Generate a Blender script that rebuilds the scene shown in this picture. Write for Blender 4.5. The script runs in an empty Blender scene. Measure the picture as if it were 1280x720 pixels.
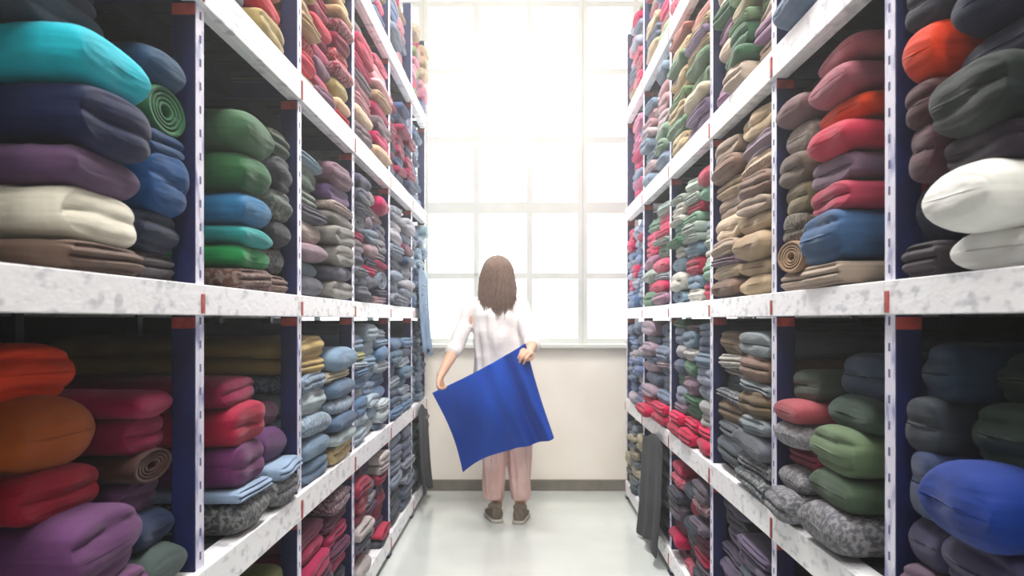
import bpy, bmesh, math, random
from mathutils import Vector, noise, Matrix
random.seed(7)
scene = bpy.context.scene
COL = scene.collection
F = 1100.0; CZ = 1.21; VX = 655.0; VY = 400.0
WL = 0.69; WR = 0.70; DEP = 0.86
def P(px, py, D): return Vector(((px-VX)/F*D, D, CZ-(py-VY)/F*D))
def lin(h):
    h = h.lstrip('#'); out = []
    for i in (0, 2, 4):
        c = int(h[i:i+2], 16)/255
        out.append(c/12.92 if c <= .04045 else ((c+.055)/1.055)**2.4)
    return tuple(out)

# ---------------------------------------------------------------- materials
def mat_base(name):
    m = bpy.data.materials.new(name); m.use_nodes = True
    nt = m.node_tree; b = nt.nodes['Principled BSDF']
    return m, nt, b
def mat(name, c1, c2=None, scale=8, rough=.6, metal=0, bump=0.0, bscale=60, stretch=(1,1,1), lo=.4, hi=.6, spec=.5, detail=5):
    m, nt, b = mat_base(name)
    tc = nt.nodes.new('ShaderNodeTexCoord'); mp = nt.nodes.new('ShaderNodeMapping')
    mp.inputs['Scale'].default_value = stretch
    nt.links.new(tc.outputs['Object'], mp.inputs['Vector'])
    n = nt.nodes.new('ShaderNodeTexNoise'); n.inputs['Scale'].default_value = scale; n.inputs['Detail'].default_value = detail
    nt.links.new(mp.outputs[0], n.inputs['Vector'])
    r = nt.nodes.new('ShaderNodeValToRGB')
    c2 = c2 or c1
    r.color_ramp.elements[0].position = lo; r.color_ramp.elements[0].color = (*lin(c1), 1)
    r.color_ramp.elements[1].position = hi; r.color_ramp.elements[1].color = (*lin(c2), 1)
    nt.links.new(n.outputs['Fac'], r.inputs['Fac']); nt.links.new(r.outputs['Color'], b.inputs['Base Color'])
    b.inputs['Roughness'].default_value = rough; b.inputs['Metallic'].default_value = metal
    b.inputs['Specular IOR Level'].default_value = spec
    if bump:
        n2 = nt.nodes.new('ShaderNodeTexNoise'); n2.inputs['Scale'].default_value = bscale
        nt.links.new(mp.outputs[0], n2.inputs['Vector'])
        bp = nt.nodes.new('ShaderNodeBump'); bp.inputs['Strength'].default_value = bump; bp.inputs['Distance'].default_value = .01
        nt.links.new(n2.outputs['Fac'], bp.inputs['Height']); nt.links.new(bp.outputs[0], b.inputs['Normal'])
    return m

def fabric_material():
    m, nt, b = mat_base('fabric_cloth'); N = nt.nodes.new; L = nt.links.new
    ca = N('ShaderNodeAttribute'); ca.attribute_name = 'Col'
    pa = N('ShaderNodeAttribute'); pa.attribute_name = 'pat'
    tc = N('ShaderNodeTexCoord')
    n1 = N('ShaderNodeTexNoise'); n1.inputs['Scale'].default_value = 9; n1.inputs['Detail'].default_value = 4
    L(tc.outputs['Object'], n1.inputs['Vector'])
    mr = N('ShaderNodeMapRange'); mr.inputs[1].default_value = .3; mr.inputs[2].default_value = .7; mr.inputs[3].default_value = .88; mr.inputs[4].default_value = 1.1
    L(n1.outputs['Fac'], mr.inputs[0])
    mul = N('ShaderNodeVectorMath'); mul.operation = 'SCALE'
    L(ca.outputs['Color'], mul.inputs[0]); L(mr.outputs[0], mul.inputs['Scale'])
    n3 = N('ShaderNodeTexNoise'); n3.inputs['Scale'].default_value = 85; n3.inputs['Detail'].default_value = 3
    L(tc.outputs['Object'], n3.inputs['Vector'])
    cr = N('ShaderNodeValToRGB'); cr.color_ramp.elements[0].position = .46; cr.color_ramp.elements[1].position = .58
    L(n3.outputs['Fac'], cr.inputs['Fac'])
    pm = N('ShaderNodeMath'); pm.operation = 'MULTIPLY'; L(cr.outputs['Color'], pm.inputs[0]); L(pa.outputs['Fac'], pm.inputs[1])
    lt = N('ShaderNodeMix'); lt.data_type = 'RGBA'; lt.inputs['Factor'].default_value = .26
    L(ca.outputs['Color'], lt.inputs['A']); lt.inputs['B'].default_value = (.7, .68, .64, 1)
    mx = N('ShaderNodeMix'); mx.data_type = 'RGBA'
    L(pm.outputs[0], mx.inputs['Factor']); L(mul.outputs[0], mx.inputs['A']); L(lt.outputs['Result'], mx.inputs['B'])
    hs = N('ShaderNodeHueSaturation'); hs.inputs['Saturation'].default_value = 1.12; hs.inputs['Value'].default_value = 1.05
    L(mx.outputs['Result'], hs.inputs['Color']); L(hs.outputs['Color'], b.inputs['Base Color'])
    b.inputs['Roughness'].default_value = .8; b.inputs['Specular IOR Level'].default_value = .25
    b.inputs['Sheen Weight'].default_value = .08; b.inputs['Sheen Roughness'].default_value = .4
    mp = N('ShaderNodeMapping'); mp.inputs['Scale'].default_value = (6, 10, 55)
    L(tc.outputs['Object'], mp.inputs['Vector'])
    nb = N('ShaderNodeTexNoise'); nb.inputs['Scale'].default_value = 1.0; nb.inputs['Detail'].default_value = 1.5
    L(mp.outputs[0], nb.inputs['Vector'])
    mp2 = N('ShaderNodeMapping'); mp2.inputs['Scale'].default_value = (30, 10, 9); mp2.inputs['Rotation'].default_value = (0, .5, 0)
    L(tc.outputs['Object'], mp2.inputs['Vector'])
    nc = N('ShaderNodeTexNoise'); nc.inputs['Scale'].default_value = 1.0; nc.inputs['Detail'].default_value = 1.5
    L(mp2.outputs[0], nc.inputs['Vector'])
    ad = N('ShaderNodeMath'); ad.operation = 'ADD'; L(nb.outputs['Fac'], ad.inputs[0]); L(nc.outputs['Fac'], ad.inputs[1])
    bp = N('ShaderNodeBump'); bp.inputs['Strength'].default_value = .38; bp.inputs['Distance'].default_value = .012
    L(ad.outputs[0], bp.inputs['Height']); L(bp.outputs[0], b.inputs['Normal'])
    return m

M_FAB = fabric_material()
M_WALL = mat('painted_plaster', '#f5eee2', '#fbf5ea', 3, .8, bump=.1)
M_SIDE = mat('painted_side_wall', '#c8c6c0', '#d2d0ca', 3, .85, bump=.1)
M_CEIL = mat('ceiling_paint', '#e6e6e2', '#efefec', 3, .9)
M_FLOOR = mat('polished_concrete', '#ccd3cf', '#dbe0dc', 2.2, .14, bump=.03, bscale=20, lo=.35, hi=.7, spec=.8)
M_BASE = mat('baseboard_stone', '#6f6a60', '#7d776d', 14, .6)
M_WHITE = mat('window_paint', '#cfd2cb', '#d7dad3', 5, .5)
M_NAVY = mat('navy_enamel', '#0a103c', '#0e174a', 12, .4, bump=.1)
M_POSTF = mat('lit_worn_post_face', '#e0deee', '#7f83b3', 26, .35, stretch=(1,1,.5), lo=.5, hi=.68)  # window light on the aisle face painted as pale lavender, with worn patches
M_BEAM = mat('worn_white_beam', '#cbccd3', '#f3f3f6', 26, .4, bump=.12, bscale=40, stretch=(1,.7,1.6), lo=.33, hi=.46, detail=2)
M_RED = mat('red_bracket', '#8c2a2a', '#b4443a', 30, .5, lo=.4, hi=.6)
M_DECK = mat('dark_steel_deck', '#14161e', '#22252e', 10, .55)
M_BACK = mat('rack_shade_sheet', '#06070c', '#0a0c14', 6, .8)  # near-black colour stands in for deep shade inside the rack
M_SLOT = mat('slot_shadow', '#5a5c80', '#6c6e92', 5, .8)
M_LAMP = mat('fill_lamp_housing', '#e8e8e8', '#f4f4f4', 5, .4)
M_CLD = mat('charcoal_cloth', '#24262b', '#2f3238', 12, .85)
M_CLB = mat('denim_cloth', '#56708e', '#6a84a0', 12, .85)

def mat_glass():
    m = bpy.data.materials.new('window_glass'); m.use_nodes = True; nt = m.node_tree
    nt.nodes.clear(); o = nt.nodes.new('ShaderNodeOutputMaterial')
    t = nt.nodes.new('ShaderNodeBsdfTransparent'); g = nt.nodes.new('ShaderNodeBsdfGlossy'); g.inputs['Roughness'].default_value = .05
    n = nt.nodes.new('ShaderNodeTexNoise'); n.inputs['Scale'].default_value = 4
    r = nt.nodes.new('ShaderNodeMapRange'); r.inputs[3].default_value = .03; r.inputs[4].default_value = .06
    nt.links.new(n.outputs['Fac'], r.inputs[0])
    mx = nt.nodes.new('ShaderNodeMixShader'); nt.links.new(r.outputs[0], mx.inputs[0])
    nt.links.new(t.outputs[0], mx.inputs[1]); nt.links.new(g.outputs[0], mx.inputs[2]); nt.links.new(mx.outputs[0], o.inputs[0])
    return m
M_GLASS = mat_glass()
def mat_emit(name, c, s):
    m, nt, b = mat_base(name); b.inputs['Emission Color'].default_value = (*lin(c), 1); b.inputs['Emission Strength'].default_value = s
    return m
M_TUBE = mat_emit('fill_tube_glow', '#ffffff', 4)  # glow for the tubes of the added fill fixtures

# ---------------------------------------------------------------- mesh helpers
def obj_from(name, verts, faces, mats, fmat=None, parent=None, smooth=False):
    me = bpy.data.meshes.new(name); me.from_pydata([tuple(v) for v in verts], [], faces)
    for m in (mats if isinstance(mats, list) else [mats]): me.materials.append(m)
    if fmat: me.polygons.foreach_set('material_index', fmat)
    if smooth: me.polygons.foreach_set('use_smooth', [True]*len(me.polygons))
    me.update()
    o = bpy.data.objects.new(name, me); COL.objects.link(o)
    if parent: o.parent = parent
    return o
def empty(name, loc=(0,0,0)):
    e = bpy.data.objects.new(name, None); e.empty_display_size = .1; COL.objects.link(e); return e
class Boxes:
    def __init__(s): s.v = []; s.f = []; s.m = []
    def box(s, a, b, mi=0, faces_mi=None):
        x0,y0,z0 = min(a[0],b[0]),min(a[1],b[1]),min(a[2],b[2]); x1,y1,z1 = max(a[0],b[0]),max(a[1],b[1]),max(a[2],b[2])
        k = len(s.v)
        s.v += [(x0,y0,z0),(x1,y0,z0),(x1,y1,z0),(x0,y1,z0),(x0,y0,z1),(x1,y0,z1),(x1,y1,z1),(x0,y1,z1)]
        fs = [(0,3,2,1),(4,5,6,7),(0,1,5,4),(2,3,7,6),(1,2,6,5),(3,0,4,7)]
        s.f += [tuple(k+i for i in f) for f in fs]
        s.m += [(faces_mi[i] if faces_mi else mi) for i in range(6)]
    def make(s, name, mats, parent=None, bevel=0):
        o = obj_from(name, s.v, s.f, mats, s.m, parent)
        if bevel:
            b = o.modifiers.new('bevel', 'BEVEL'); b.width = bevel; b.segments = 2
        return o

# ---------------------------------------------------------------- room
RX = 1.95; YW = 6.25; YB = -2.6; ZC = 4.25
def room():
    b = Boxes(); b.box((-RX-.15, YB-.15, -.1), (RX+.15, YW+.3, 0)); b.make('floor', M_FLOOR)
    b = Boxes(); b.box((-RX-.15, YB-.15, ZC), (RX+.15, YW+.3, ZC+.1)); b.make('ceiling', M_CEIL)
    b = Boxes(); b.box((-RX-.15, YB, 0), (-RX, YW+.2, ZC)); b.make('wall_left', M_SIDE)
    b = Boxes(); b.box((RX, YB, 0), (RX+.15, YW+.2, ZC)); b.make('wall_right', M_SIDE)
    b = Boxes(); b.box((-RX, YB-.15, 0), (RX, YB, ZC)); b.make('wall_back', M_SIDE)
    zs, zt = 1.04, 3.96
    b = Boxes()
    b.box((-RX, YW, 0), (RX, YW+.2, zs-.03)); b.box((-RX, YW, zt), (RX, YW+.2, ZC))
    b.box((-RX, YW, zs-.03), (-1.86, YW+.2, zt)); b.box((1.56, YW, zs-.03), (RX, YW+.2, zt))
    b.make('wall_front', M_WALL)
    b = Boxes(); b.box((-RX, YW-.02, 0), (RX, YW, .078)); b.make('baseboard_front', M_BASE, bevel=.004)
    b = Boxes(); b.box((-1.9, YW-.06, zs-.03), (1.6, YW+.1, zs)); b.make('trim_1', M_WHITE, bevel=.006)
    for i, x0 in enumerate((-1.86, -.72, .42)):
        x1 = x0+1.14; par = empty('window_%d' % (i+1)); b = Boxes()
        b.box((x0+.001, YW+.036, zs+.001), (x0+.035, YW+.1, zt-.001)); b.box((x1-.035, YW+.036, zs+.001), (x1-.001, YW+.1, zt-.001))
        b.box((x0+.003, YW+.04, zs+.002), (x1-.003, YW+.097, zs+.04)); b.box((x0+.003, YW+.04, zt-.04), (x1-.003, YW+.097, zt-.002))
        for k in (1, 2):
            xx = x0+1.14*k/3; b.box((xx-.022, YW+.043, zs+.004), (xx+.022, YW+.09, zt-.004))
        for k in range(1, 6):
            zz = zs+(zt-zs)*k/6
            t = .042 if k == 2 else .022
            b.box((x0+.005, YW+.047, zz-t), (x1-.005, YW+.085, zz+t))
        b.make('frame', M_WHITE, par)
        h = Boxes(); h.box((x0+1.14/3-.01, YW+.02, zs+.5), (x0+1.14/3+.01, YW+.045, zs+.6)); h.make('latch', M_WHITE, par, .004)
        g = Boxes(); g.box((x0+.02, YW+.062, zs+.02), (x1-.02, YW+.066, zt-.02)); g.make('glass', M_GLASS, par)
room()

# ---------------------------------------------------------------- racks
POST_L = [0.12, 1.00, 1.87, 2.70, 3.55, 4.50, 5.40, 6.13]
POST_R = [0.10, 0.90, 1.68, 2.46, 3.28, 4.20, 5.14, 5.98]
LEV = [(.04,.12), (.60,.68), (1.22,1.285), (1.88,1.96), (2.54,2.62)]
def rack(side, W, posts):
    par = empty('storage_rack')
    pw = .052
    def X(d): return side*(W+d)
    fb = Boxes(); sl = Boxes()
    for y in posts:
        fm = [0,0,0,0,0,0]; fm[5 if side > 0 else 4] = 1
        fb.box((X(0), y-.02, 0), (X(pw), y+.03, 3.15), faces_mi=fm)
        fb.box((X(DEP), y-.02, 0), (X(DEP+pw), y+.03, 3.15))
        fb.box((X(-.01), y-.035, 0), (X(pw+.01), y+.045, .008))
        fb.box((X(DEP-.01), y-.035, 0), (X(DEP+pw+.01), y+.045, .008))
        z = .1
        while z < 3.1:
            sl.box((X(-.0008), y+.002, z), (X(.002), y+.010, z+.016)); z += .05
        for (a, b) in LEV:
            fb.box((X(pw), y-.01, a+.01), (X(DEP), y+.02, b-.02))
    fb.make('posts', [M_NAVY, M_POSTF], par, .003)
    sl.make('post_slots', M_SLOT, par)
    dv = []; df = []
    for y in posts[1:]:
        for (z0, z1) in ((.12,.60),(1.96,2.54)):
            k = len(dv)
            for (x, z) in ((X(.05), z0), (X(DEP), z1)):
                for dy in (-.004, .004):
                    for dz in (-.012, .012): dv.append((x, y+dy, z+dz))
            df += [(k,k+1,k+5,k+4),(k+2,k+6,k+7,k+3),(k,k+4,k+6,k+2),(k+1,k+3,k+7,k+5),(k,k+2,k+3,k+1),(k+4,k+5,k+7,k+6)]
    obj_from('diagonal_braces', dv, df, M_NAVY, parent=par)
    bb = Boxes(); br = Boxes(); dk = Boxes()
    y0, y1 = posts[0], posts[-1]
    for li, (a, b) in enumerate(LEV):
        for i in range(len(posts)-1):
            ya, yb = posts[i]+.03, posts[i+1]-.02
            bb.box((X(-.012), ya-.028, a), (X(.004), yb+.022, b))
            bb.box((X(.004), ya, b-.006), (X(.045), yb, b)); bb.box((X(.004), ya, a), (X(.03), yb, a+.006))
            bb.box((X(DEP+.01), ya, a), (X(DEP+.03), yb, b))
            y = ya
            while y < yb-.02:
                ye = min(y+.098, yb); dk.box((X(.03), y+.006, b-.014), (X(DEP), ye-.006, b-.002))
                y += .104
            for xx in (.2, .45, .7): dk.box((X(xx), ya, a+.012), (X(xx+.03), yb, b-.014))
        for y in posts:
            br.box((X(-.0145), y-.022, a+.004), (X(-.010), y-.004, b-.02))
            br.box((X(.002), y-.0225, a-.028), (X(.05), y+.0325, a-.004))
    bb.make('shelf_beams', M_BEAM, par, .002); br.make('beam_brackets', M_RED, par, .001); dk.make('shelf_decks', M_DECK, par)
    bk = Boxes(); bk.box((X(DEP+.055), y0, .05), (X(DEP+.06), y1, 3.1)); bk.make('added_shade_sheet', M_BACK, par)  # sheet added behind the bolts so the gaps read as shadow
    return par
rack(-1, WL, POST_L); rack(1, WR, POST_R)

# ---------------------------------------------------------------- fabric bolts
class Buf:
    def __init__(s): s.v = []; s.f = []; s.c = []; s.p = []
def spow(x, e): return math.copysign(abs(x)**e, x)
def bolt(B, side, W, off, yc, wy, z0, h, col, pat=0.0, kind='fold', hi=False, L=None):
    ns = 56 if hi else 30
    L = L or (DEP-off-.06)
    lay = random.choice((0, 0, 0, 1, 1, 2)) if hi else random.choice((0, 0, 1, 1, 2, 3))
    plain = (kind == 'fold' and lay == 0)
    R = min(h*.30, .03); ex = .66
    if plain: R = min(h*.48, .05); ex = .76
    if kind == 'roll': ex = 1.0; R = .012
    if kind == 'flat': ex = .40; R = min(h*.5, .02)
    us = [R*t for t in (.02, .1, .25, .45, .7, 1.0)]
    u = R; st = .022 if hi else .07
    lim = .5 if hi else .34
    while u < lim: u += st; us.append(u)
    us += [lim+.15, L]
    us = [q for q in us if q <= L]
    sd = random.uniform(0, 100); yaw = random.uniform(-.04, .04); tilt = random.uniform(-.03, .03)
    if kind == 'flat': lay = 3
    amp = .0042
    if kind == 'roll': amp *= .6
    if kind == 'flat': amp *= .8
    c = lin(col); jit = random.uniform(.9, 1.08); c = tuple(min(1, x*jit) for x in c)
    base = len(B.v)
    slant = random.uniform(-.7, .7)
    def G(y, zz):
        if lay == 0: return 1.0
        return abs(math.cos(math.pi*lay*(zz/h+.5)+noise.noise(Vector((y*6, sd, 0)))*.7))**.5
    def add(x, y, z, cc=None):
        B.v.append((side*(W+off+x), yc+y+x*yaw, z0+h/2+z+ y*tilt)); B.c.append((*(cc or c), 1)); B.p.append(pat)
    cy = wy/2; cz = h/2
    ring0 = []
    for ui, u in enumerate(us):
        s = math.sqrt(max(0, 1-(1-min(u/R, 1))**2))
        if plain: sz = .42+.58*s; sy = .88+.12*s
        else:
            sz = (.72+.28*s) if kind == 'fold' else (.9+.1*s if kind == 'roll' else .6+.4*s)
            sy = .93+.07*s
        am = amp*(.45+.55*min(1, u/.07))
        for k in range(ns):
            t = 2*math.pi*k/ns
            y = cy*spow(math.cos(t), ex)*sy; z = cz*spow(math.sin(t), ex)*sz
            zz = z
            n = .8*noise.noise(Vector((u*8+sd, y*7, z*7+sd)))
            q = noise.noise(Vector(((u+slant*(z+y*.5))*26+sd, y*5, z*5)))
            n += .7*(1-2.2*abs(q))
            d = am*n
            ln = math.hypot(y/cy, z/cz)+1e-5
            y += d*(y/cy)/ln; z += d*(z/cz)/ln*.8
            x = u
            if kind != 'roll':
                g = G(y, zz)
                x += (1-g)*.011*max(0, 1-u/.06)
                y -= math.copysign((1-g)*.003, y)*min(1, abs(y)/cy*1.3)
                x += .012*noise.noise(Vector((y*8, z*8, sd)))*max(0, 1-u/.08)
            if ui == 0: ring0.append((x, y, z))
            add(x, y, z)
    nr = len(us)
    for i in range(nr-1):
        for k in range(ns):
            a = base+i*ns+k; b2 = base+i*ns+(k+1) % ns
            B.f.append((a, b2, b2+ns, a+ns) if side > 0 else (a, a+ns, b2+ns, b2))
    B.f.append(tuple(base+(nr-1)*ns+k for k in range(ns)))
    prev = base; u0 = us[0]
    dk = tuple(x*.45 for x in c)
    if kind == 'roll':
        rings = [(.9, .002), (.84, .010), (.8, .002), (.7, .003), (.66, .012), (.62, .003), (.52, .004), (.47, .013), (.43, .004), (.33, .004), (.28, .006), (.22, .045), (.15, .09)]
    else:
        rings = [(q, 0) for q in ((.92, .84, .72, .6, .48, .36, .24, .12, .02) if hi else (.9, .75, .55, .35, .15, .02))]
    for (q, dx) in rings:
        st0 = len(B.v)
        for k in range(ns):
            t = 2*math.pi*k/ns
            if kind == 'roll':
                qq = q-.06*k/ns if q > .3 else q
                add(u0+dx, cy*.93*math.cos(t)*qq, cz*.92*math.sin(t)*qq, dk if dx > .008 else c)
            else:
                x0, y0, zr = ring0[k]
                z = zr*q; y = y0*(q*.05+.95)
                g = G(y, z)
                edge = abs(y)/cy
                bulge = (.12 if plain else .35)*R*(1-q*q)*(1-edge**3)
                x = .0+(1-g)*.014 - bulge + .012*noise.noise(Vector((y*8, z*8, sd)))
                w = min(1, (1-q)*3)
                add(x0*(1-w)+x*w, y, z)
        for k in range(ns):
            a = prev+k; b2 = prev+(k+1) % ns; a3 = st0+k; b3 = st0+(k+1) % ns
            B.f.append((a, a3, b3, b2) if side > 0 else (a, b2, b3, a3))
        prev = st0
    B.f.append(tuple(prev+k for k in range(ns)))

def finish(B, name):
    me = bpy.data.meshes.new(name); me.from_pydata(B.v, [], B.f); me.materials.append(M_FAB)
    ca = me.color_attributes.new('Col', 'FLOAT_COLOR', 'POINT'); ca.data.foreach_set('color', [q for c in B.c for q in c])
    pa = me.attributes.new('pat', 'FLOAT', 'POINT'); pa.data.foreach_set('value', B.p)
    me.polygons.foreach_set('use_smooth', [True]*len(me.polygons)); me.update()
    o = bpy.data.objects.new(name, me); COL.objects.link(o); return o

def column(B, side, W, yc, wy, zbase, ztop, items, off=.0, hi=False, joff=.02, hs=1.0):
    z = zbase+.001
    for it in items:
        col, h = it[0], it[1]*hs
        o = off+(it[3] if len(it) > 3 and it[3] is not None else 0)+random.uniform(-joff, joff)
        kd = it[2] if len(it) > 2 and it[2] else 'fold'
        pat = it[4] if len(it) > 4 else 0
        if z+h > ztop-.005:
            h = ztop-.008-z
            if h < .035: break
        bolt(B, side, W, o, yc+random.uniform(-.008, .008), wy*random.uniform(.93, 1.03), z, h*1.06, col, pat, kd, hi)
        z += h*.95
def randcol(pal, ztop_frac, room_h, hmin=.05, hmax=.09, patp=.3, rollp=.02):
    items = []; z = 0; H = room_h*ztop_frac
    while z < H:
        h = random.uniform(hmin, hmax); kd = 'roll' if random.random() < rollp else ('flat' if random.random() < .2 else 'fold')
        if kd == 'flat': h *= .6
        items.append((random.choice(pal), h, kd, None, 1.0 if random.random() < patp else 0)); z += h*.95
    return items

MID, LOW, BOT, UP, TOP = (1.285, 1.88), (.68, 1.22), (.12, .60), (1.96, 2.54), (2.62, 3.15)
def near_left():
    B = Buf(); s, W = -1, WL
    column(B, s, W, 1.47, .27, *MID, [('#5a4a42', .055, 'flat', .0), ('#d9d5c6', .105, None, .01), ('#5a4460', .085, None, -.005), ('#141c3c', .115, None, -.015), ('#35afc0', .12, None, -.015), ('#3a424c', .08, None, .06), ('#28303c', .09, None, .08)], hi=True, joff=.006, hs=.85)
    column(B, s, W, 1.745, .19, *MID, [('#3a3438', .06, 'flat'), ('#20283a', .09), ('#1f4674', .14), ('#1c3c60', .05), ('#2f5e40', .10, 'roll', -.01), ('#24405a', .09)], off=.02, hi=True, hs=.9)
    finish(B, 'fabric_roll_stack')
    B = Buf()
    column(B, s, W, 1.49, .27, *LOW, [('#5c3c5c', .09, None, .0), ('#553458', .12, None, .01), ('#8a1f30', .085, None, .08), ('#8a4622', .125, None, .09), ('#cf3c1e', .10, None, .14)], hi=True, joff=.006, hs=.97)
    column(B, s, W, 1.745, .19, *LOW, [('#3e4a48', .09), ('#26304a', .09, None, .03), ('#4a2f4a', .08, None, .04), ('#3a2420', .07, 'roll', .05), ('#6d1f3a', .085, None, .02), ('#7a2440', .06, None, .03)], off=.01, hi=True, hs=.85)
    finish(B, 'fabric_roll_stack')
    B = Buf()
    column(B, s, W, 1.47, .28, *UP, [('#39404a', .09), ('#1b2542', .1), ('#444a50', .1), ('#2a3a52', .1)], hi=False)
    column(B, s, W, 1.745, .19, *UP, [('#39404a', .09), ('#1b2542', .1), ('#7a2f35', .1)])
    finish(B, 'fabric_roll_stack')
    B = Buf()
    column(B, s, W, 1.47, .28, *BOT, [('#39404a', .09), ('#5b2542', .1), ('#444a50', .1), ('#2a3a52', .1)])
    column(B, s, W, 1.745, .19, *BOT, [('#39404a', .09), ('#1b2542', .1), ('#7a2f35', .1)])
    finish(B, 'fabric_roll_stack')
    B = Buf()
    column(B, s, W, 2.28, .27, *MID, [('#5a4038', .055, 'flat', -.01, .6), ('#2c7a48', .065), ('#3a8a8a', .05), ('#3c6c92', .09), ('#2e5838', .11), ('#44644a', .11)], hi=True, joff=.01, hs=.97)
    column(B, s, W, 2.57, .19, *MID, [('#5a4038', .05, 'flat', 0, .6), ('#33383a', .09, None, .02, .5), ('#2a2c30', .08), ('#46504a', .09, None, 0, .5), ('#303438', .1), ('#3f4a40', .08)], off=.02)
    finish(B, 'fabric_roll_stack')
    B = Buf()
    column(B, s, W, 2.24, .27, *LOW, [('#35383c', .085, None, -.01, .7), ('#8798ae', .03, 'flat', -.02), ('#5a2c54', .11), ('#8c2038', .10), ('#7c2844', .07, None, .04)], hi=True, joff=.01, hs=1.0)
    column(B, s, W, 2.54, .24, *LOW, [('#4a4e54', .085, None, -.01, .8), ('#8496ac', .04, 'flat', -.02), ('#54305a', .1, None, .03), ('#442238', .08, None, .04)])
    finish(B, 'fabric_roll_stack')
    B = Buf()
    column(B, s, W, 2.24, .27, *BOT, [('#6a6a3a', .09), ('#2f4a2c', .1), ('#6f6a38', .09), ('#4a5a38', .1, None, .04)])
    column(B, s, W, 2.54, .24, *BOT, [('#5a2a4a', .09), ('#7a7a40', .1), ('#6f6a38', .09), ('#60603a', .1, None, .04)])
    finish(B, 'fabric_roll_stack')
    B = Buf()
    column(B, s, W, 2.1, .27, *UP, [('#39404a', .09), ('#5a2a30', .1), ('#6a6a5a', .1), ('#2a3a52', .1)])
    column(B, s, W, 2.42, .26, *UP, [('#9a8a62', .07), ('#b04048', .08), ('#a87a5a', .08), ('#c8a060', .07), ('#a03a50', .09)])
    finish(B, 'fabric_roll_stack')
near_left()
def near_right():
    B = Buf(); s, W = 1, WR
    column(B, s, W, 1.37, .26, *MID, [('#e0e0dc', .075, None, .02), ('#e6e6e2', .115, None, -.035), ('#2c2430', .07, None, .0), ('#1e2624', .115, None, -.02), ('#1c2034', .08, None, .04), ('#161b34', .11, None, .02)], hi=True, joff=.006, hs=.88)
    column(B, s, W, 1.58, .13, *MID, [('#3a3438', .06, 'flat'), ('#2a3040', .12), ('#4a3038', .10), ('#3a1c20', .08), ('#c0402c', .11, None, -.01), ('#30303a', .09)], off=.02, hi=True)
    finish(B, 'fabric_roll_stack')
    B = Buf()
    column(B, s, W, 1.37, .26, *LOW, [('#6f9ec4', .085, None, .0), ('#3c3a52', .10, None, .015), ('#1e3272', .12, None, -.03), ('#22342c', .10, None, .06), ('#1b2b25', .09, None, .10)], hi=True, joff=.006)
    column(B, s, W, 1.58, .13, *LOW, [('#5a4a5a', .08), ('#3c3a52', .10, None, .015), ('#2a3450', .12), ('#2a3038', .1), ('#2c3a4c', .1, None, .05)], off=.0)
    finish(B, 'fabric_roll_stack')
    B = Buf()
    column(B, s, W, 1.37, .27, *UP, [('#5f7288', .09), ('#1b2542', .1), ('#444a50', .1), ('#2a3a52', .1)])
    column(B, s, W, 1.58, .13, *UP, [('#5f7288', .09), ('#1b2542', .1), ('#7a2f35', .1)])
    finish(B, 'fabric_roll_stack')
    B = Buf()
    column(B, s, W, 1.37, .27, *BOT, [('#39404a', .09), ('#5b2542', .1), ('#444a50', .1)])
    column(B, s, W, 1.58, .13, *BOT, [('#39404a', .09), ('#1b2542', .1)])
    finish(B, 'fabric_roll_stack')
    B = Buf()
    column(B, s, W, 2.04, .27, *MID, [('#9a8c80', .055, 'flat', -.02), ('#3c5474', .13, None, -.01), ('#a04a5a', .075), ('#6f5a6a', .075, None, .02), ('#b04a58', .08, None, .0), ('#c8503c', .07, None, .02), ('#8c5660', .08, None, -.01), ('#a8646c', .07, None, .03)], hi=True, joff=.012, hs=.93)
    column(B, s, W, 2.32, .22, *MID, [('#9a8c80', .05, 'flat', -.02), ('#8a7058', .08, 'roll', .0), ('#50483c', .08, 'fold', .02, .6), ('#7a7058', .08, 'fold'), ('#5c5048', .08), ('#8a8078', .09, 'fold', 0, .6), ('#70585a', .07)], off=.01)
    finish(B, 'fabric_roll_stack')
    B = Buf()
    column(B, s, W, 2.02, .30, *LOW, [('#55565e', .10, None, -.02, .8), ('#3e4e3e', .085, None, -.01), ('#57684f', .10, None, .0), ('#3c4c44', .08, None, .05), ('#2c3a4c', .10, None, .06)], hi=True, joff=.012)
    column(B, s, W, 2.32, .22, *LOW, [('#55565e', .08, None, -.02, .8), ('#606066', .06, None, .0, .7), ('#7a3a4a', .06, 'flat', .02), ('#6a6a70', .07, 'fold', .0, .7), ('#8a4a50', .06), ('#505a50', .08, None, .03)])
    finish(B, 'fabric_roll_stack')
    B = Buf()
    column(B, s, W, 2.02, .30, *BOT, [('#3c4450', .09), ('#50585a', .1), ('#8a5060', .09), ('#3a4050', .1, None, .04)])
    column(B, s, W, 2.32, .22, *BOT, [('#7a3a5a', .09), ('#8a8aa0', .1), ('#c88aa8', .1, None, 0), ('#a03a5a', .1, None, .04)])
    finish(B, 'fabric_roll_stack')
    B = Buf()
    column(B, s, W, 1.88, .25, *UP, [('#5c6c80', .09), ('#788494', .1), ('#444a60', .1)])
    column(B, s, W, 2.22, .30, *UP, [('#62748a', .10), ('#7a8a5a', .06), ('#8aa080', .06), ('#a890a0', .08), ('#405a70', .09)], off=-.02)
    finish(B, 'fabric_roll_stack')
near_right()

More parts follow.
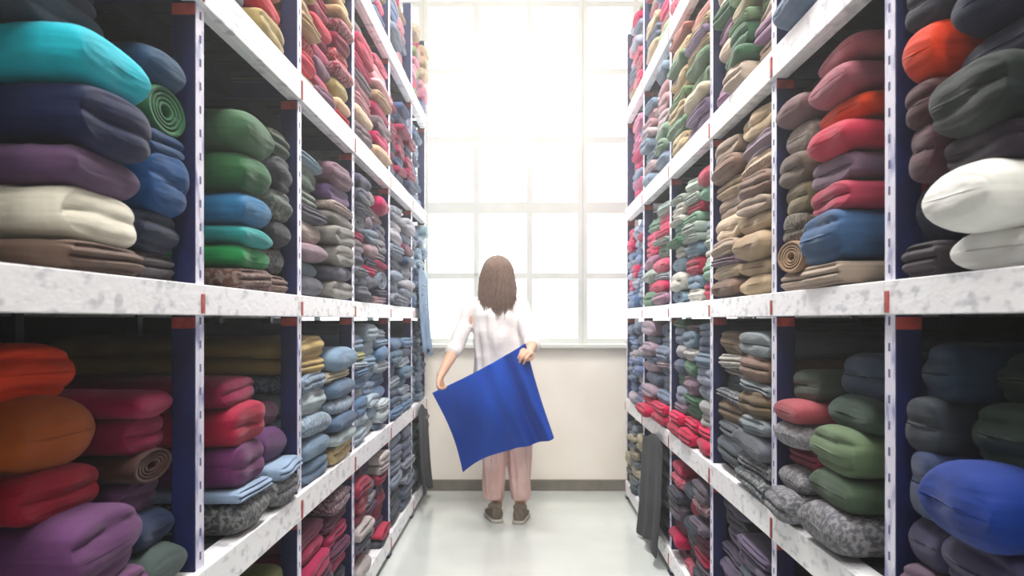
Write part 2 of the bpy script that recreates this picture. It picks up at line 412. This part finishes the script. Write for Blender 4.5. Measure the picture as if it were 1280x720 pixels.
GL = ['#7c7a76', '#6c5460', '#5a4668', '#7a909c', '#988a84', '#5c6a60', '#84707a', '#4a4a56']
pals = {
 (-1, 2, 'MID'): GL, (-1, 3, 'MID'): ['#6a6a70', '#a83058', '#5a5058', '#5c6874', '#907a80', '#464a56', '#3a3a4c'],
 (-1, 4, 'MID'): ['#64789a', '#7c8898', '#4a5468', '#9898a0', '#5a2a40', '#2c3a50'], (-1, 5, 'MID'): ['#5a7490', '#7e94a4', '#3a4c68', '#8aa0a8'],
 (-1, 2, 'LOW'): ['#5c7088', '#6c8094', '#8a989e', '#c0b8a0', '#a48f62', '#4a5c74', '#98a4a8'],
 (-1, 3, 'LOW'): ['#5a728e', '#74889c', '#909ea8', '#8c8c64', '#4c6480', '#a0a8ac'],
 (-1, 4, 'LOW'): ['#5a728e', '#4c6478', '#8894a0', '#3c4c64', '#7a8a84'], (-1, 5, 'LOW'): ['#46586c', '#607080', '#2c3c50'],
 (-1, 2, 'BOT'): ['#8a2f4a', '#4a2038', '#505a30', '#6a3048', '#4a3a4a', '#3a3a44'], (-1, 3, 'BOT'): ['#7a3040', '#984050', '#4a3448', '#a09898', '#50505c'],
 (-1, 4, 'BOT'): ['#3c4450', '#505868', '#6c7480'], (-1, 5, 'BOT'): ['#343c44', '#4a5058'],
 (-1, 2, 'UP'): ['#988a60', '#a83c48', '#a04a60', '#c0a488', '#7c2c40', '#a89070', '#68465a'],
 (-1, 3, 'UP'): ['#a03048', '#b04060', '#a89078', '#605058', '#b88a90'], (-1, 4, 'UP'): ['#405070', '#803048', '#7880a0', '#303850'],
 (-1, 5, 'UP'): ['#4a5c74', '#748498', '#303c58'],
 (1, 2, 'MID'): ['#b8a488', '#a49078', '#c8b8a0', '#98887a', '#7a6458', '#b0a49c', '#7c6c78'],
 (1, 3, 'MID'): ['#6c9480', '#b0bcb0', '#4a7058', '#c0c0b8', '#a84858', '#98a49c', '#7890a0', '#88a894'],
 (1, 4, 'MID'): ['#b82850', '#c03860', '#5c8068', '#9098a0', '#8a6078', '#889890'], (1, 5, 'MID'): ['#b03058', '#7080a0', '#9098a8', '#50688c'],
 (1, 2, 'LOW'): ['#6c7478', '#989490', '#50545c', '#7a6458', '#848c90', '#3c444c', '#60503c'],
 (1, 3, 'LOW'): ['#5c6c7c', '#3c6048', '#788090', '#989898', '#404c60', '#6c5868'],
 (1, 4, 'LOW'): ['#606c80', '#887884', '#4c5c74', '#a0505c'], (1, 5, 'LOW'): ['#607090', '#989098', '#505c70'],
 (1, 2, 'BOT'): ['#2c2c38', '#40384c', '#a05878', '#50485c', '#34404c'], (1, 3, 'BOT'): ['#98304a', '#30303c', '#4c4450', '#24303c', '#5c3040'],
 (1, 4, 'BOT'): ['#24282c', '#34383c', '#484c50'], (1, 5, 'BOT'): ['#606870', '#98907c', '#404850'],
 (1, 2, 'UP'): ['#5c7a5c', '#7c9474', '#a09880', '#b8a898', '#7c6078', '#486850'],
 (1, 3, 'UP'): ['#6c8460', '#a89878', '#5c745c', '#b8b098', '#986860', '#807088'], (1, 4, 'UP'): ['#a8989c', '#708474', '#a08084', '#748494'],
 (1, 5, 'UP'): ['#c84070', '#b87090', '#7c88a0'],
}
TOPP = ['#985060', '#b88090', '#506080', '#7a8a68', '#8a90a0', '#b84060', '#606878', '#a8987f']
reg = {'MID': MID, 'LOW': LOW, 'BOT': BOT, 'UP': UP, 'TOP': TOP}
for side, W, posts in ((-1, WL, POST_L), (1, WR, POST_R)):
    for i in range(1, 7):
        ya, yb = posts[i]+.04, posts[i+1]-.03
        for lv, rg in reg.items():
            if i <= 2 and lv != 'TOP': continue
            pal = TOPP if lv == 'TOP' else pals[(side, i-1, lv)]
            B = Buf(); n = 3 if (i+len(lv)) % 2 else 2; wd = (yb-ya)/n
            for k in range(n):
                its = randcol(pal, random.uniform(.72, .93), rg[1]-rg[0], .048, .085, .12)
                if side > 0 and lv == 'LOW' and i in (4, 5): its = [('#a8304a', .06, 'fold', -.03), ('#b84058', .05, 'flat', -.02)]+its
                column(B, side, W, ya+wd*(k+.5), wd*.98, rg[0], rg[1], its, off=random.uniform(-.02, .03), joff=.022)
            finish(B, 'fabric_roll_stack')

# ---------------------------------------------------------------- draped cloths
def sheet(name, fn, nu, nv, material, parent=None, thick=.004):
    B = Buf()
    for j in range(nv+1):
        for i in range(nu+1):
            p = fn(i/nu, j/nv); B.v.append(tuple(p)); B.c.append((.5, .5, .5, 1)); B.p.append(0)
    for j in range(nv):
        for i in range(nu):
            a = j*(nu+1)+i; B.f.append((a, a+1, a+nu+2, a+nu+1))
    o = finish(B, name)
    o.data.materials.clear(); o.data.materials.append(material)
    m = o.modifiers.new('thick', 'SOLIDIFY'); m.thickness = thick; m.offset = 0
    sb = o.modifiers.new('sub', 'SUBSURF'); sb.levels = 1; sb.render_levels = 1
    if parent: o.parent = parent
    return o
def mk_hang(x, y0, y1, z0, z1, m, sgn):
    def f(u, v):
        return Vector((x+sgn*(.014*math.sin(u*14)*v+.01+.03*v*v), y0+(y1-y0)*u+.02*math.sin(v*5)*u, z0+(z1-z0)*v+.03*math.sin(u*5)))
    sheet('hanging_cloth', f, 24, 18, m)
mk_hang(WR-.02, 4.25, 4.95, .60, .05, M_CLD, -1)
mk_hang(-WL+.02, 5.5, 6.0, .64, .10, M_CLD, 1)
mk_hang(-WL+.02, 5.5, 6.0, 1.52, 1.0, M_CLB, 1)

# ---------------------------------------------------------------- person
def tube(bm, pts, ns=16, flat=None):
    rings = []
    P0 = [Vector(p[0]) for p in pts]; Rr = [p[1] for p in pts]
    Q = []; RR = []
    n = len(P0)
    for i in range(n-1):
        a = P0[max(i-1, 0)]; b = P0[i]; c = P0[i+1]; d = P0[min(i+2, n-1)]
        for k in range(6):
            t = k/6
            q = .5*((2*b)+(c-a)*t+(2*a-5*b+4*c-d)*t*t+(3*b-a-3*c+d)*t**3)
            Q.append(q); s = t*t*(3-2*t); RR.append(Rr[i]*(1-s)+Rr[i+1]*s)
    Q.append(P0[-1]); RR.append(Rr[-1])
    T0 = (Q[1]-Q[0]).normalized(); T1 = (Q[-1]-Q[-2]).normalized()
    pre = [(Q[0]-T0*RR[0]*math.cos(a), RR[0]*math.sin(a)) for a in (.15, .5, .9, 1.25)]
    post = [(Q[-1]+T1*RR[-1]*math.cos(a), RR[-1]*math.sin(a)) for a in (1.25, .9, .5, .15)]
    allp = pre+list(zip(Q, RR))+post
    up = Vector((0, 0, 1)) if abs(T0.z) < .8 else Vector((0, 1, 0))
    N = T0.cross(up).normalized()
    for i, (q, r) in enumerate(allp):
        T = (allp[min(i+1, len(allp)-1)][0]-allp[max(i-1, 0)][0]).normalized()
        N = (N-T*N.dot(T)).normalized(); Bn = T.cross(N)
        rings.append([bm.verts.new(q+N*r*math.cos(2*math.pi*k/ns)+Bn*r*math.sin(2*math.pi*k/ns)) for k in range(ns)])
    for a, b in zip(rings, rings[1:]):
        for k in range(ns): bm.faces.new((a[k], a[(k+1) % ns], b[(k+1) % ns], b[k]))
    bm.faces.new(rings[0][::-1]); bm.faces.new(rings[-1])
def ell(bm, c, r, rot=None):
    m = Matrix.Translation(c) @ (rot or Matrix.Identity(4)) @ Matrix.Diagonal((*r, 1))
    bmesh.ops.create_icosphere(bm, subdivisions=3, radius=1, matrix=m)
def loft(bm, rings, ns=48, fold=0.0, fk=9, seed=0):
    out = []
    dense = []
    for i in range(len(rings)-1):
        for k in range(4):
            s = k/4
            dense.append([rings[i][q]*(1-s)+rings[i+1][q]*s for q in range(5)])
    dense.append(list(rings[-1]))
    for (cx, cy, z, rx, ry) in dense:
        rr = []
        for k in range(ns):
            t = 2*math.pi*k/ns
            f = 1+fold*noise.noise(Vector((math.cos(t)*fk*.4+seed, math.sin(t)*fk*.4, z*4)))
            rr.append(bm.verts.new((cx+rx*f*math.cos(t), cy+ry*f*math.sin(t), z)))
        out.append(rr)
    for a, b in zip(out, out[1:]):
        for k in range(ns): bm.faces.new((a[k], a[(k+1) % ns], b[(k+1) % ns], b[k]))
    bm.faces.new(out[0][::-1]); bm.faces.new(out[-1])
def bm_obj(bm, name, material, parent, voxel=None, smooth_it=0):
    bmesh.ops.recalc_face_normals(bm, faces=bm.faces)
    me = bpy.data.meshes.new(name); bm.to_mesh(me); bm.free(); me.materials.append(material)
    me.polygons.foreach_set('use_smooth', [True]*len(me.polygons))
    o = bpy.data.objects.new(name, me); COL.objects.link(o); o.parent = parent
    if voxel:
        r = o.modifiers.new('remesh', 'REMESH'); r.mode = 'VOXEL'; r.voxel_size = voxel; r.use_smooth_shade = True
    if smooth_it:
        s = o.modifiers.new('sm', 'SMOOTH'); s.iterations = smooth_it; s.factor = .5
    return o
M_SKIN = mat('skin', '#d8a88c', '#e2b69c', 10, .55)
M_HAIR = mat('brown_hair', '#5e463a', '#8a6e5f', 30, .5, stretch=(8,8,1), lo=.35, hi=.65)
M_SHIRT = mat('white_cotton', '#efe9e8', '#f6f2f0', 10, .85, bump=.3, bscale=25)
M_PANTS = mat('pink_beige_cotton', '#dcb3aa', '#e8c6be', 10, .85, bump=.4, bscale=25)
M_SHOE = mat('taupe_suede', '#675b4e', '#7c6f60', 40, .8)
M_SOLE = mat('shoe_sole', '#b8b0a4', '#c4bcb0', 10, .7)
M_EYE = mat('eye_white', '#f0eeee', '#f4f2f2', 5, .2)
M_BLUE, nt_, b_ = mat_base('royal_blue_cloth')
_n = nt_.nodes.new('ShaderNodeTexNoise'); _n.inputs['Scale'].default_value = 6
_r = nt_.nodes.new('ShaderNodeValToRGB'); _r.color_ramp.elements[0].color = (*lin('#053a9c'), 1); _r.color_ramp.elements[1].color = (*lin('#084ab4'), 1)
nt_.links.new(_n.outputs['Fac'], _r.inputs['Fac']); nt_.links.new(_r.outputs[0], b_.inputs['Base Color']); b_.inputs['Roughness'].default_value = .75
b_.inputs['Specular IOR Level'].default_value = .1

def person():
    par = empty('woman')
    V = Vector
    shL, elL, wrL = V((-.308, 5.32, 1.290)), V((-.405, 5.26, 1.055)), V((-.485, 5.11, .885))
    shR, elR, wrR = V((-.024, 5.32, 1.290)), V((.046, 5.19, 1.075)), V((.035, 5.03, 1.03))
    bm = bmesh.new()
    tube(bm, [(V((-.125, 5.32, .86)), .12), (V((-.145, 5.32, 1.0)), .10), (V((-.165, 5.32, 1.16)), .11), (V((-.165, 5.325, 1.26)), .085), (V((-.163, 5.33, 1.34)), .05), (V((-.16, 5.34, 1.43)), .047)])
    tube(bm, [(shL, .045), (V((-.166, 5.32, 1.305)), .06), (shR, .045)])
    hL, kL, aL = V((-.195, 5.32, .86)), V((-.185, 5.305, .47)), V((-.165, 5.33, .09))
    hR, kR, aR = V((-.055, 5.32, .86)), V((-.035, 5.31, .47)), V((-.020, 5.30, .09))
    tube(bm, [(hL, .085), (V((-.19, 5.315, .68)), .073), (kL, .052), (V((-.175, 5.325, .33)), .050), (aL, .034)])
    tube(bm, [(hR, .085), (V((-.045, 5.318, .68)), .073), (kR, .052), (V((-.028, 5.32, .33)), .050), (aR, .034)])
    tube(bm, [(aL+V((0, 0, -.03)), .03), (aL+V((-.01, .1, -.055)), .025)]); tube(bm, [(aR+V((0, 0, -.03)), .03), (aR+V((.01, .1, -.055)), .025)])
    tube(bm, [(shL, .047), ((shL+elL)/2, .042), (elL, .034), (elL*.6+wrL*.4, .034), (wrL, .023)])
    tube(bm, [(shR, .047), ((shR+elR)/2, .042), (elR, .034), (elR*.6+wrR*.4, .034), (wrR, .023)])
    def hand(w, d, nrm, sgn, curl):
        d = d.normalized(); s = d.cross(nrm).normalized()*sgn; nrm = s.cross(d).normalized()*sgn
        for off, l in ((-.026, .078), (-.009, .084), (.009, .082), (.026, .074)):
            tube(bm, [(w, .017), (w+d*l*.5+s*off*.8, .014), (w+d*l+s*off, .0115)], 10)
        for off, l, a0 in ((-.028, .078, .034), (-.0095, .084, .040), (.0095, .082, .037), (.028, .074, .029)):
            p = w+d*l+s*off; pts = [(p-d*.012, .0095), (p, .0095)]; ang = 0; q = p
            for k, (seg, r) in enumerate(((a0, .0088), (a0*.72, .0080), (a0*.55, .0068))):
                ang += curl[k]; q = q+(d*math.cos(ang)+nrm*math.sin(ang))*seg+s*off*.05; pts.append((q, r))
            tube(bm, pts, 10)
        t0 = w+d*.022-s*.018
        tube(bm, [(t0, .013), (t0-s*.022+d*.024+nrm*.008, .011), (t0-s*.026+d*.05+nrm*.022, .0095), (t0-s*.016+d*.072+nrm*.034, .008)], 10)
    hand(wrL, V((-.02, -.45, -.80)), V((.9, -.25, .1)), 1, (.7, .8, .5))
    hand(wrR, V((-.25, -.8, .02)), V((-.5, .2, -.8)), -1, (.7, .8, .5))
    hc = V((-.16, 5.345, 1.492))
    ell(bm, hc+V((0, -.01, .012)), (.074, .090, .092)); ell(bm, hc+V((0, .025, -.045)), (.057, .062, .068))
    ell(bm, hc+V((0, .058, -.088)), (.024, .022, .02))
    tube(bm, [(hc+V((0, .078, .012)), .009), (hc+V((0, .092, -.012)), .010), (hc+V((0, .098, -.028)), .013)], 10)
    ell(bm, hc+V((0, .080, -.055)), (.022, .010, .006)); ell(bm, hc+V((0, .079, -.064)), (.019, .010, .006))
    ell(bm, hc+V((0, .07, .028)), (.05, .014, .010))
    for sx in (-1, 1): ell(bm, hc+V((sx*.075, -.0, -.01)), (.010, .018, .030))
    bm_obj(bm, 'body', M_SKIN, par, .0045, 2)
    bm = bmesh.new()
    for sx in (-1, 1): ell(bm, hc+V((sx*.030, .076, .006)), (.012, .010, .008))
    bm_obj(bm, 'eyes', M_EYE, par)
    bm = bmesh.new()
    loft(bm, [(-.125, 5.32, .80, .180, .135), (-.130, 5.32, .90, .170, .132), (-.147, 5.32, 1.02, .152, .120), (-.162, 5.32, 1.14, .154, .122), (-.166, 5.32, 1.235, .158, .115), (-.166, 5.32, 1.288, .146, .092), (-.165, 5.322, 1.326, .106, .078), (-.164, 5.327, 1.348, .070, .066), (-.163, 5.33, 1.364, .058, .058)], fold=.12, fk=9)
    def sleeve(a, b, c):
        c2 = b*.86+c*.14
        tube(bm, [(a*.8+V((-.166, 5.32, 1.265))*.2, .056), (a, .056), ((a+b)/2, .050), (b, .050), (c2, .050)], 24)
    sleeve(shL, elL, wrL); sleeve(shR, elR, wrR)
    for v in bm.verts:
        n = noise.noise(v.co*12)*.010+noise.noise(V((v.co.x*24, v.co.y*24, v.co.z*8)))*.007
        v.co += V((math.copysign(1, v.co.x+.165)*abs(n)*.6, n, n*.4))
    bm_obj(bm, 'shirt', M_SHIRT, par, .006, 4)
    bm = bmesh.new()
    loft(bm, [(-.178, 5.325, .13, .055, .066), (-.180, 5.322, .18, .062, .072), (-.190, 5.312, .45, .074, .084), (-.195, 5.32, .65, .088, .10), (-.18, 5.32, .82, .10, .115), (-.16, 5.32, .90, .11, .11)], fold=.30, fk=10, seed=3)
    loft(bm, [(-.022, 5.310, .13, .055, .066), (-.024, 5.312, .18, .062, .072), (-.030, 5.312, .45, .074, .084), (-.043, 5.32, .65, .088, .10), (-.07, 5.32, .82, .10, .115), (-.10, 5.32, .90, .11, .11)], fold=.30, fk=10, seed=11)
    loft(bm, [(-.123, 5.32, .74, .145, .115), (-.123, 5.32, .84, .162, .125), (-.128, 5.32, .95, .145, .11), (-.135, 5.32, 1.0, .125, .10)], fold=.03)
    bm_obj(bm, 'trousers', M_PANTS, par, .006, 2)
    def shoe(cx, cy, yaw, nm):
        up = bmesh.new(); so = bmesh.new()
        prof = [(-.095, .020, .055, .095), (-.085, .032, .058, .10), (-.04, .036, .050, .10), (.02, .038, .042, .088), (.07, .044, .034, .068), (.12, .044, .028, .055), (.15, .034, .024, .045), (.165, .016, .02, .036)]
        R = Matrix.Rotation(yaw, 4, 'Z'); rings = []; r2 = []
        for (y, w, zc, zt) in prof:
            a = []; b = []
            for k in range(20):
                t = 2*math.pi*k/20
                z = .016+(zt-.016)*(.5+.5*spow(math.sin(t), .8)); x = w*spow(math.cos(t), .7)*(1-.25*max(0, math.sin(t)))
                a.append(up.verts.new(R @ V((x, y, z))+V((cx, cy, 0))))
                x2 = (w+.005)*spow(math.cos(t), .6); z2 = .011+.011*spow(math.sin(t), .5)
                b.append(so.verts.new(R @ V((x2, y*1.03, z2))+V((cx, cy, 0))))
            rings.append(a); r2.append(b)
        for B_, RG in ((up, rings), (so, r2)):
            for a, b in zip(RG, RG[1:]):
                for k in range(20): B_.faces.new((a[k], a[(k+1) % 20], b[(k+1) % 20], b[k]))
            B_.faces.new(RG[0][::-1]); B_.faces.new(RG[-1])
        ell(up, (cx, cy-.045, .095), (.042, .048, .022))
        bm_obj(up, nm, M_SHOE, par, .004, 2); bm_obj(so, nm+'_sole', M_SOLE, par)
    shoe(-.175, 5.33, .22, 'shoe_left'); shoe(-.024, 5.30, -.12, 'shoe_right')
    bm = bmesh.new()
    loft(bm, [(-.16, 5.275, 1.29, .060, .016), (-.16, 5.28, 1.33, .085, .030), (-.16, 5.29, 1.37, .092, .048), (-.16, 5.305, 1.42, .091, .070), (-.16, 5.32, 1.48, .086, .088), (-.16, 5.328, 1.53, .081, .095), (-.16, 5.33, 1.565, .066, .082), (-.16, 5.33, 1.59, .036, .050), (-.16, 5.33, 1.60, .012, .016)], fold=.10, fk=14)
    bm_obj(bm, 'hair_mass', M_HAIR, par, .006, 2)
    cu = bpy.data.curves.new('hair_strands', 'CURVE'); cu.dimensions = '3D'; cu.bevel_depth = .0018; cu.bevel_resolution = 1; cu.materials.append(M_HAIR)
    rnd = random.Random(5)
    for i in range(800):
        a = math.radians(rnd.uniform(150, 390))
        if i % 3 == 0: a = math.radians(rnd.uniform(190, 350))
        cx, cy = -.16, 5.33
        lenz = rnd.uniform(1.20, 1.33) if 190 < math.degrees(a) < 350 else rnd.uniform(1.26, 1.36)
        pts = []
        w = rnd.uniform(-1, 1); w2 = rnd.uniform(0, 6); o = rnd.uniform(0, .006)
        for k in range(11):
            t = k/10
            if t < .4:
                ph = t/.4*math.pi/2; rr = math.sin(ph); z = 1.51+(.088+o)*math.cos(ph)
                x = cx+(.088+o)*rr*math.cos(a); y = cy+(.098+o)*rr*math.sin(a)
            else:
                q = (t-.4)/.6; z = 1.51-(1.51-lenz)*q
                sp = 1+.16*math.sin(q*2.4)-.08*q
                x = cx+(.088+o)*math.cos(a)*sp+.020*w*q+.007*math.sin(q*7+w2); y = cy+(.098+o)*math.sin(a)*(1-.05*q)-.026*q+.004*math.sin(q*9+w2)
            pts.append((x, y, z))
        sp_ = cu.splines.new('POLY'); sp_.points.add(10)
        for pt, co in zip(sp_.points, pts): pt.co = (*co, 1)
        sp_.points[10].radius = .2; sp_.points[9].radius = .6
    ho = bpy.data.objects.new('hair_strands', cu); COL.objects.link(ho); ho.parent = par
person()

TL, TR, BR, BL = P(540, 491, 5.03), P(657, 429, 4.93), P(692, 546, 4.97), P(578, 592, 5.08)
def f_blue(u, v):
    top = TL.lerp(TR, u)+Vector((0, 0, -.012*math.sin(math.pi*u)))
    bot = BL.lerp(BR, u)+Vector((0, 0, .026*math.sin(math.pi*min(1, u*1.2))+.030*math.sin(u*math.pi*2.0)*(1-u)))
    p = top.lerp(bot, v)
    fan = max(0, (u-.45)/.55)
    p.y += .05*math.sin(u*8+v*2.5)*(.3+v)*.7+fan*.065*math.sin((u-.45)*26-v*2.0)*(.35+.65*v)-.08*math.sin(math.pi*u)*math.sin(math.pi*v)
    p.x += .022*math.sin(v*math.pi)*(1-2*u)+ fan*.014*math.sin(v*3)
    return p
sheet('blue_fabric_sheet', f_blue, 70, 40, M_BLUE, thick=.003)

# ---------------------------------------------------------------- scatter volume added to imitate bloom around the window
def haze():
    m = bpy.data.materials.new('bloom_haze'); m.use_nodes = True; nt = m.node_tree; nt.nodes.clear()
    o = nt.nodes.new('ShaderNodeOutputMaterial'); s = nt.nodes.new('ShaderNodeVolumeScatter')
    s.inputs['Density'].default_value = .024; s.inputs['Anisotropy'].default_value = .6
    nt.links.new(s.outputs[0], o.inputs['Volume'])
    b = Boxes(); b.box((-RX+.01, YB+.01, .003), (RX-.01, YW-.005, ZC-.01)); ob = b.make('bloom_haze', m)
haze()

# ---------------------------------------------------------------- lights
w = bpy.data.worlds.new('overcast_sky'); scene.world = w; w.use_nodes = True
bg = w.node_tree.nodes['Background']; bg.inputs['Color'].default_value = (1, 1, .985, 1); bg.inputs['Strength'].default_value = 5.2
pl = bpy.data.lights.new('window_portal', 'AREA'); pl.shape = 'RECTANGLE'; pl.size = 3.42; pl.size_y = 2.92
po = bpy.data.objects.new('window_portal', pl); COL.objects.link(po); po.location = (-.15, YW+.19, 2.5); po.rotation_euler = (math.radians(-90), 0, 0)
try: pl.cycles.is_portal = True
except Exception as e: print('portal', e)
def lamp(y, power):  # unseen tube fixture, added as fill for the bolts and window wall
    par = empty('added_fill_lamp')
    b = Boxes(); b.box((-.09, y-.62, 4.0), (.09, y+.62, 4.05)); b.box((-.02, y-.5, 4.05), (.02, y-.47, ZC)); b.box((-.02, y+.47, 4.05), (.02, y+.5, ZC))
    b.make('housing', M_LAMP, par, .006)
    for sx in (-.04, .04):
        bm = bmesh.new(); tube(bm, [(Vector((sx, y-.58, 3.98)), .013), (Vector((sx, y+.58, 3.98)), .013)], 12); bm_obj(bm, 'tube', M_TUBE, par)
    l = bpy.data.lights.new('fill_light', 'AREA'); l.shape = 'RECTANGLE'; l.size = .5; l.size_y = 1.2; l.energy = power; l.color = (1, .97, .93)
    o = bpy.data.objects.new('fill_light', l); COL.objects.link(o); o.location = (0, y, 3.95); o.parent = par
lamp(-1.4, 95); lamp(1.0, 50); lamp(2.6, 42); lamp(4.0, 118)

# ---------------------------------------------------------------- camera
cd = bpy.data.cameras.new('camera'); cam = bpy.data.objects.new('camera', cd); COL.objects.link(cam)
cam.location = (0, 0, CZ); cam.rotation_euler = (math.radians(90), 0, 0)
cd.sensor_width = 36; cd.lens = F/1280*36; cd.shift_x = -(VX-640)/1280; cd.shift_y = (VY-360)/1280
cd.dof.use_dof = True; cd.dof.focus_distance = 2.7; cd.dof.aperture_fstop = 5.6
scene.camera = cam
scene.view_settings.view_transform = 'Standard'
scene.view_settings.exposure = 0.0
